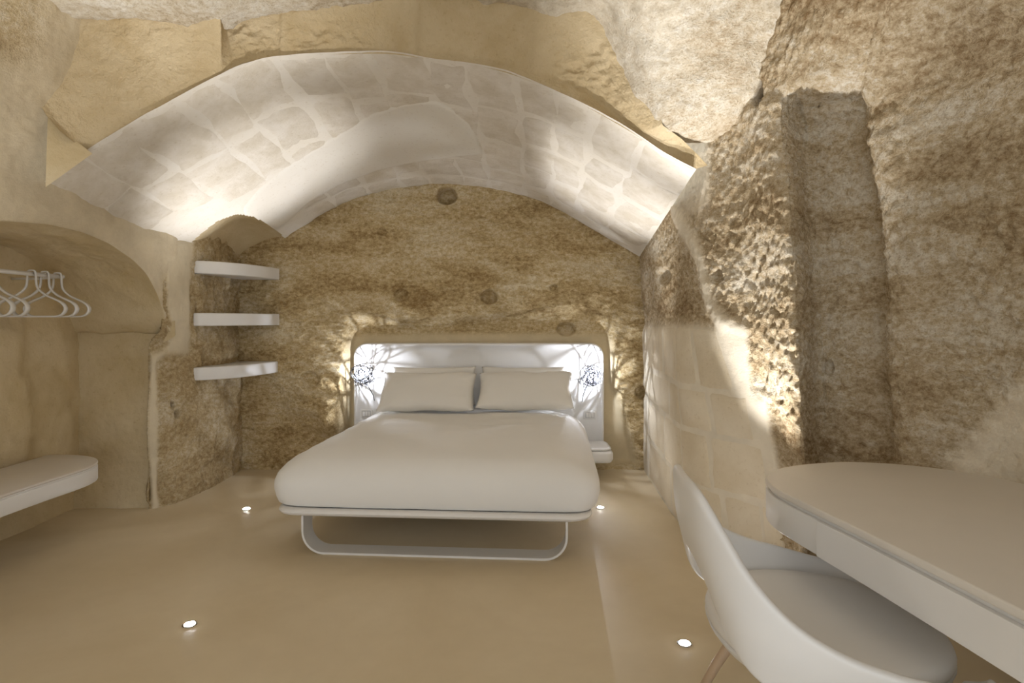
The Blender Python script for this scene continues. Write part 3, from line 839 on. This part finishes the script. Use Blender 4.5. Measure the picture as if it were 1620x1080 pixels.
# ------------------------------------------------------------------ BEDSIDE WIRE LAMPS
def wire_lamp(x, z, y, seed, lab, arm_dx):
    t = thing('wire_lamp', lab, 'lamp', (x, y, z))
    r = random.Random(seed)
    bm = bmesh.new()
    for k in range(34):
        ax = Vector((r.gauss(0, 1), r.gauss(0, 1), r.gauss(0, 1))).normalized()
        b1 = ax.orthogonal().normalized(); b2 = ax.cross(b1)
        rad = r.uniform(0.055, 0.105); a0 = r.uniform(0, 6.28); sp = r.uniform(2.2, 5.0)
        off = Vector((r.uniform(-.03, .03), r.uniform(-.03, .02), r.uniform(-.03, .03)))
        pts = []
        for q in range(13):
            a = a0 + sp * q / 12
            pt = off + b1 * math.cos(a) * rad + b2 * math.sin(a) * rad * r.uniform(0.8, 1.0)
            if pt.y > HY - 0.035 - y: pt.y = HY - 0.035 - y
            pts.append(pt)
        tube(bm, pts, 0.0027, 5)
    bm_obj('wire_ball', bm, M['wire'], t)
    bm = bmesh.new()
    yb = HY - 0.03 - y
    tube(bm, [(0, 0.005, -0.015), (arm_dx * 0.3, 0.01, -0.05), (arm_dx * 0.8, 0.03, -0.11), (arm_dx, yb * 0.8, -0.19), (arm_dx, yb, -0.24)], 0.004, 6)
    bm_obj('arm', bm, M['wire'], t)
    bm = bmesh.new(); bmesh.ops.create_uvsphere(bm, u_segments=16, v_segments=10, radius=0.007)
    bmesh.ops.translate(bm, verts=bm.verts, vec=(0, 0, -0.018))
    bm_obj('bulb', bm, M['bulb'], t)
    l = bpy.data.lights.new('lamp_light', 'POINT'); l.energy = LAMP_W; l.color = COOL; l.shadow_soft_size = 0.004
    lo_ = bpy.data.objects.new('lamp_light', l); C.objects.link(lo_); lo_.parent = t
wire_lamp(*[px(574, 594, 5.25)[k] for k in (0, 2)], 5.25, 3, 'tangled steel wire ball lamp at the headboard end beside the corner shelves', 0.06)
wire_lamp(*[px(934, 596, 5.25)[k] for k in (0, 2)], 5.25, 8, 'tangled steel wire ball lamp above the bedside shelf and switch plate', -0.05)

# ------------------------------------------------------------------ CORNER SHELVES
def corner_shelf_mesh():
    a, b = Vector((-2.44, 4.66)), Vector((-2.085, 5.39))
    ctrl = np.array([(-2.46, 4.64), (-2.40, 4.655), (-2.30, 4.74), (-2.205, 4.88), (-2.145, 5.04), (-2.105, 5.22), (-2.085, 5.38)])
    fr = crom(ctrl, np.linspace(0, 6, 40))
    ol = [tuple(q) for q in fr] + [(-2.20, 5.40), (-2.32, 5.41), (-2.42, 5.40), (-2.455, 5.20), (-2.46, 4.95)]
    bm = bmesh.new(); prism(bm, ol, 0.0, 0.100, 0.010, 3)
    return bm
for z, lab in ((1.705, 'white curved corner shelf, topmost of three, under the plaster hood'), (1.299, 'white curved corner shelf, middle one of three'), (0.877, 'white curved corner shelf, lowest of three')):
    o = bm_obj('corner_shelf', corner_shelf_mesh(), M['white_lacquer'])
    autosmooth(o, 60); o.location.z = z
    tag(o, lab, 'shelf', 'corner shelves by the bed')

# ------------------------------------------------------------------ WARDROBE NICHE: bench, rail, hangers
bench = thing('bench', 'white rounded floating bench inside the arched wardrobe niche', 'bench', (-2.85, 3.0, 0))
ctrl = np.array([(-2.62, 1.9), (-2.62, 2.6), (-2.61, 3.2), (-2.585, 3.55), (-2.59, 3.70), (-2.64, 3.83), (-2.74, 3.93), (-2.88, 3.99), (-3.02, 4.00), (-3.09, 3.99)])
ol = [(x + 2.85, y - 3.0) for x, y in crom(ctrl, np.linspace(0, 9, 60))] + [(-3.09 + 2.85, 1.9 - 3.0)]
bm = bmesh.new(); prism(bm, ol, 0.335, 0.425, 0.006, 2); autosmooth(bm_obj('apron', bm, M['white_lacquer'], bench), 50)
oi_ = np.array(ol); cc_ = oi_.mean(0); inn = [tuple(q) for q in (oi_ - cc_) * 0.985 + cc_]
bm = bmesh.new(); prism(bm, inn, 0.425, 0.434, 0.001, 1); bm_obj('shadow_gap', bm, M['white_lacquer'], bench, sm=False)
bm = bmesh.new(); prism(bm, ol, 0.434, 0.450, 0.005, 2); autosmooth(bm_obj('bench_top', bm, M['desk_top'], bench), 50)

rail = thing('clothes_rail', 'white tubular clothes rail fixed to the back of the wardrobe niche', 'clothes rail', (-2.80, 3.0, 1.615))
bm = bmesh.new(); tube(bm, [(0, -1.1, 0), (0, -0.3, 0), (0, 0.3, 0), (0, 0.745, 0)], 0.0125, 14); bm_obj('rod', bm, M['white_lacquer'], rail)
for yy in (0.735, -1.08):
    bm = bmesh.new(); tube(bm, [(0.0, yy, 0), (-0.15, yy, -0.012), (-0.33, yy, -0.012)], 0.008, 10); bm_obj('arm', bm, M['white_lacquer'], rail)

def hanger_mesh():
    half = [(0.0, 0.021), (0.0125, 0.0195), (0.0195, 0.009), (0.0215, -0.012), (0.0225, -0.045), (0.028, -0.075), (0.045, -0.100), (0.075, -0.125), (0.110, -0.143), (0.142, -0.160), (0.163, -0.178), (0.172, -0.200), (0.166, -0.222), (0.148, -0.240), (0.120, -0.247), (0.06, -0.248), (0.0, -0.248)]
    wid = [0.010, 0.010, 0.010, 0.011, 0.012, 0.014, 0.017, 0.022, 0.027, 0.031, 0.034, 0.035, 0.034, 0.026, 0.016, 0.012, 0.012]
    t_ = np.linspace(0, 16, 65)
    h = crom(np.array(half), t_); w = np.interp(t_, range(17), wid) * 1.25
    p = np.r_[h, (h * np.array([-1, 1]))[-2:0:-1]]; ww = np.r_[w, w[-2:0:-1]]
    tg = np.roll(p, -1, 0) - np.roll(p, 1, 0); tg /= np.linalg.norm(tg, axis=1, keepdims=True)
    nn_ = np.stack([tg[:, 1], -tg[:, 0]], 1)
    bm = bmesh.new(); th = 0.0045; rings = []
    for q, m, w_ in zip(p, nn_, ww):
        ring = []
        for du, dy in ((-1, -0.8), (-1, 0.8), (0, 1), (1, 0.8), (1, -0.8), (0, -1)):
            ring.append(bm.verts.new((q[0] + m[0] * th * du, dy * w_ / 2, q[1] + m[1] * th * du)))
        rings.append(ring)
    n = len(rings)
    for i in range(n):
        a, b = rings[i], rings[(i + 1) % n]
        for k in range(6): bm.faces.new((a[k], a[(k + 1) % 6], b[(k + 1) % 6], b[k]))
    return bm
M['hanger'] = simple('hanger', (0.74, 0.72, 0.69), 0.25)
h0 = bm_obj('clothes_hanger', hanger_mesh(), M['hanger'])
tag(h0, 'white looped plastic hanger hanging on the wardrobe niche rail', 'hanger', 'hangers on the wardrobe rail')
for i, (hp, rz) in enumerate(((91, 14), (71, 11), (50, 15), (-14, 12), (-38, 10))):
    o = h0 if i == 0 else h0.copy()
    if i: C.objects.link(o)
    o.location = (-2.80, -2.80 * F / (hp - CXP), 1.615); o.rotation_euler = (0, 0, R(rz))

# ------------------------------------------------------------------ DESK
desk = thing('desk', 'white floating desk with rounded end against the rock wall', 'desk', (1.45, 1.6, 0))
ctrl = np.array([(1.13, 0.45), (1.095, 1.0), (1.06, 1.35), (1.01, 1.75), (0.965, 2.05), (0.955, 2.20), (0.985, 2.33), (1.05, 2.42), (1.14, 2.49), (1.29, 2.55), (1.46, 2.575), (1.66, 2.52), (1.82, 2.39), (1.91, 2.20), (1.95, 1.9), (1.98, 1.4), (2.0, 0.9), (2.0, 0.45)])
dol = crom(ctrl, np.linspace(0, 17, 110)) - np.array([1.45, 1.6])
ol = [tuple(q) for q in dol]
bm = bmesh.new(); prism(bm, ol, 0.590, 0.703, 0.004, 2); autosmooth(bm_obj('apron', bm, M['white_lacquer'], desk), 50)
e_ = np.gradient(dol, axis=0); e_ /= np.linalg.norm(e_, axis=1, keepdims=True)
nn_ = np.stack([e_[:, 1], -e_[:, 0]], 1)
bm = bmesh.new(); prism(bm, [tuple(q) for q in dol + nn_ * 0.012], 0.703, 0.716, 0.001, 1); autosmooth(bm_obj('shadow_gap', bm, M['white_lacquer'], desk), 50)
bm = bmesh.new(); prism(bm, ol, 0.716, 0.740, 0.006, 3); autosmooth(bm_obj('desk_top', bm, M['desk_top'], desk), 50)
# drawer front on the straight side
dd_ = crom(ctrl, np.linspace(1.3, 3.55, 24)) - np.array([1.45, 1.6])
t2 = np.gradient(dd_, axis=0); t2 /= np.linalg.norm(t2, axis=1, keepdims=True); n2_ = np.stack([-t2[:, 1], t2[:, 0]], 1)
strip = [tuple(q) for q in dd_ + n2_ * 0.004] + [tuple(q) for q in (dd_ - n2_ * 0.01)[::-1]]
bm = bmesh.new(); prism(bm, strip, 0.589, 0.7035, 0.001, 1); autosmooth(bm_obj('drawer_front', bm, M['white_lacquer'], desk), 40)

# ------------------------------------------------------------------ CHAIR
chair = thing('armchair', 'white upholstered tub armchair with open lower back at the desk', 'chair', (0.905, 1.80, 0), R(-5))
# local frame: faces +x
def shell_band():
    top = [(-.385, 0, .885), (-.38, .10, .882), (-.365, .175, .862), (-.325, .245, .79), (-.27, .305, .695), (-.19, .352, .612), (-.09, .388, .558), (.02, .405, .525), (.14, .40, .495), (.24, .37, .478), (.30, .32, .47)]
    bot = [(-.345, 0, .635), (-.34, .10, .622), (-.325, .17, .575), (-.30, .235, .50), (-.255, .285, .435), (-.17, .315, .395), (-.07, .325, .385), (.04, .33, .39), (.14, .32, .40), (.22, .29, .41), (.27, .25, .42)]
    def full(c):
        c = np.array(c); return np.r_[c[:0:-1] * np.array([1, -1, 1]), c]
    t = np.linspace(0, 20, 81)
    top, bot = crom(full(top), t), crom(full(bot), t)
    nv = 9
    v = np.linspace(0, 1, nv)
    P = bot[:, None, :] * (1 - v)[None, :, None] + top[:, None, :] * v[None, :, None]
    rad = P * np.array([1, 1, 0]); rad /= np.linalg.norm(rad, axis=-1, keepdims=True)
    return P + rad * (np.sin(v * math.pi) * 0.014)[None, :, None]
def thick(P, t, mat, name, parent, rnd=0.5):
    """closed rounded slab around the sheet P"""
    n = gnormals(P)
    nu, nv = P.shape[:2]
    bm = bmesh.new()
    U = np.linspace(-1, 1, nu); V = np.linspace(-1, 1, nv)
    A = bm_rows = [[bm.verts.new(P[i, j] + n[i, j] * t / 2) for j in range(nv)] for i in range(nu)]
    B = [[bm.verts.new(P[i, j] - n[i, j] * t / 2) for j in range(nv)] for i in range(nu)]
    for i in range(nu - 1):
        for j in range(nv - 1):
            bm.faces.new((A[i][j], A[i + 1][j], A[i + 1][j + 1], A[i][j + 1]))
            bm.faces.new((B[i][j], B[i][j + 1], B[i + 1][j + 1], B[i + 1][j]))
    for i in range(nu - 1):
        bm.faces.new((A[i][0], B[i][0], B[i + 1][0], A[i + 1][0])); bm.faces.new((A[i][-1], A[i + 1][-1], B[i + 1][-1], B[i][-1]))
    for j in range(nv - 1):
        bm.faces.new((A[0][j], A[0][j + 1], B[0][j + 1], B[0][j])); bm.faces.new((A[-1][j], B[-1][j], B[-1][j + 1], A[-1][j + 1]))
    o = bm_obj(name, bm, mat, parent)
    md = o.modifiers.new('round', 'SUBSURF'); md.levels = 2; md.render_levels = 2
    return o
PBD = shell_band()
band = thick(PBD, 0.030, M['leather'], 'back_shell', chair)
# seat pad and seat shell (lathe-like superellipse)
def disc(prof, name, mat, ax=0.30, ay=0.335, x0=0.0):
    bm = bmesh.new(); rings = []
    for r_, z in prof:
        ring = []
        for k in range(48):
            a = 2 * math.pi * k / 48
            ca, sa = math.cos(a), math.sin(a)
            fx = ax * (1.12 if ca > 0 else 1.02)
            ring.append(bm.verts.new((x0 + r_ * fx * math.copysign(abs(ca) ** 0.9, ca), r_ * ay * math.copysign(abs(sa) ** 0.9, sa), z)))
        rings.append(ring)
    for a, b in zip(rings, rings[1:]):
        for k in range(48): bm.faces.new((a[k], a[(k + 1) % 48], b[(k + 1) % 48], b[k]))
    bm.faces.new(rings[0][::-1]); bm.faces.new(rings[-1])
    return bm_obj(name, bm, mat, chair)
disc([(0.55, 0.36), (0.8, 0.372), (0.93, 0.395), (0.99, 0.420), (1.0, 0.428), (0.97, 0.430)], 'seat_shell', M['leather'])
disc([(0.97, 0.428), (0.995, 0.436), (1.0, 0.448), (0.985, 0.462), (0.93, 0.471), (0.8, 0.474), (0.5, 0.468), (0.2, 0.465)], 'seat_cushion', M['leather'])
for sx in (-1, 1):
    for sy in (-1, 1):
        bm = bmesh.new(); tube(bm, [(0.02 + sx * 0.16, sy * 0.15, 0.385), (0.0 + sx * 0.232, sy * 0.212, 0.186), (0.0 + sx * 0.30, sy * 0.27, 0.0)], [0.019, 0.0165, 0.012], 14)
        bm_obj('leg', bm, M['wood'], chair)

# ------------------------------------------------------------------ FLOOR SPOTLIGHTS
def floor_light(x, y, lab, aim=(0, 0, 1), power=SPOT_W, angle=42, blend=0.9):
    t = thing('floor_spotlight', lab, 'spotlight', (x, y, 0), 0, 'recessed floor spotlights')
    bm = bmesh.new()
    prism(bm, [(0.031 * math.cos(a), 0.031 * math.sin(a)) for a in np.linspace(0, 2 * math.pi, 28, endpoint=False)], 0.0005, 0.003, 0.001, 1)
    bm_obj('trim_ring', bm, M['steel'], t)
    bm = bmesh.new()
    prism(bm, [(0.023 * math.cos(a), 0.023 * math.sin(a)) for a in np.linspace(0, 2 * math.pi, 24, endpoint=False)], 0.003, 0.0045, 0.0005, 1)
    bm_obj('lens', bm, M['led'], t)
    l = bpy.data.lights.new('spot', 'SPOT'); l.energy = power; l.color = SPOTC; l.spot_size = R(angle); l.spot_blend = blend; l.shadow_soft_size = 0.02
    o = bpy.data.objects.new('spot', l); C.objects.link(o); o.parent = t; o.location = (0, 0, 0.012)
    o.rotation_euler = Vector(aim).to_track_quat('-Z', 'Y').to_euler()
def floor_at(x, y):
    D = F * CH / (y - HYP); return (x - CXP) / F * D, D
floor_light(*floor_at(300, 988), 'small recessed floor spotlight in the open floor in front of the bench')
floor_light(*floor_at(1083, 1018), 'small recessed floor spotlight beside the armchair leg', (0.05, 0.27, 1), SPOT_W * 0.95, 30)
floor_light(*floor_at(390, 805), 'small recessed floor spotlight between the bed and the corner shelves', (0.0, 0.0, 1), SPOT_W * 0.95)
floor_light(*floor_at(950, 803), 'small recessed floor spotlight between the bed and the stone block wall', (0.04, 0.02, 1), SPOT_W * 0.9)
floor_light(1.10, 3.05, 'small recessed floor spotlight behind the armchair at the foot of the rock wall', (0.105, 0.03, 1), SPOT_W * 1.0, 42)
floor_light(-1.42, 0.5, 'added unseen floor spotlight away from the bed, fill light for the wardrobe side', (-0.5, 0.6, 1), SPOT_W * 1.2, 52)  # added out of frame to brighten the left wall and ceiling
floor_light(0.25, 0.7, 'added unseen floor spotlight away from the bed, fill light for the desk side', (0.3, 0.35, 1), SPOT_W * 1.1, 56)  # unseen extra fixture, put in to lift the right wall and ceiling bounce
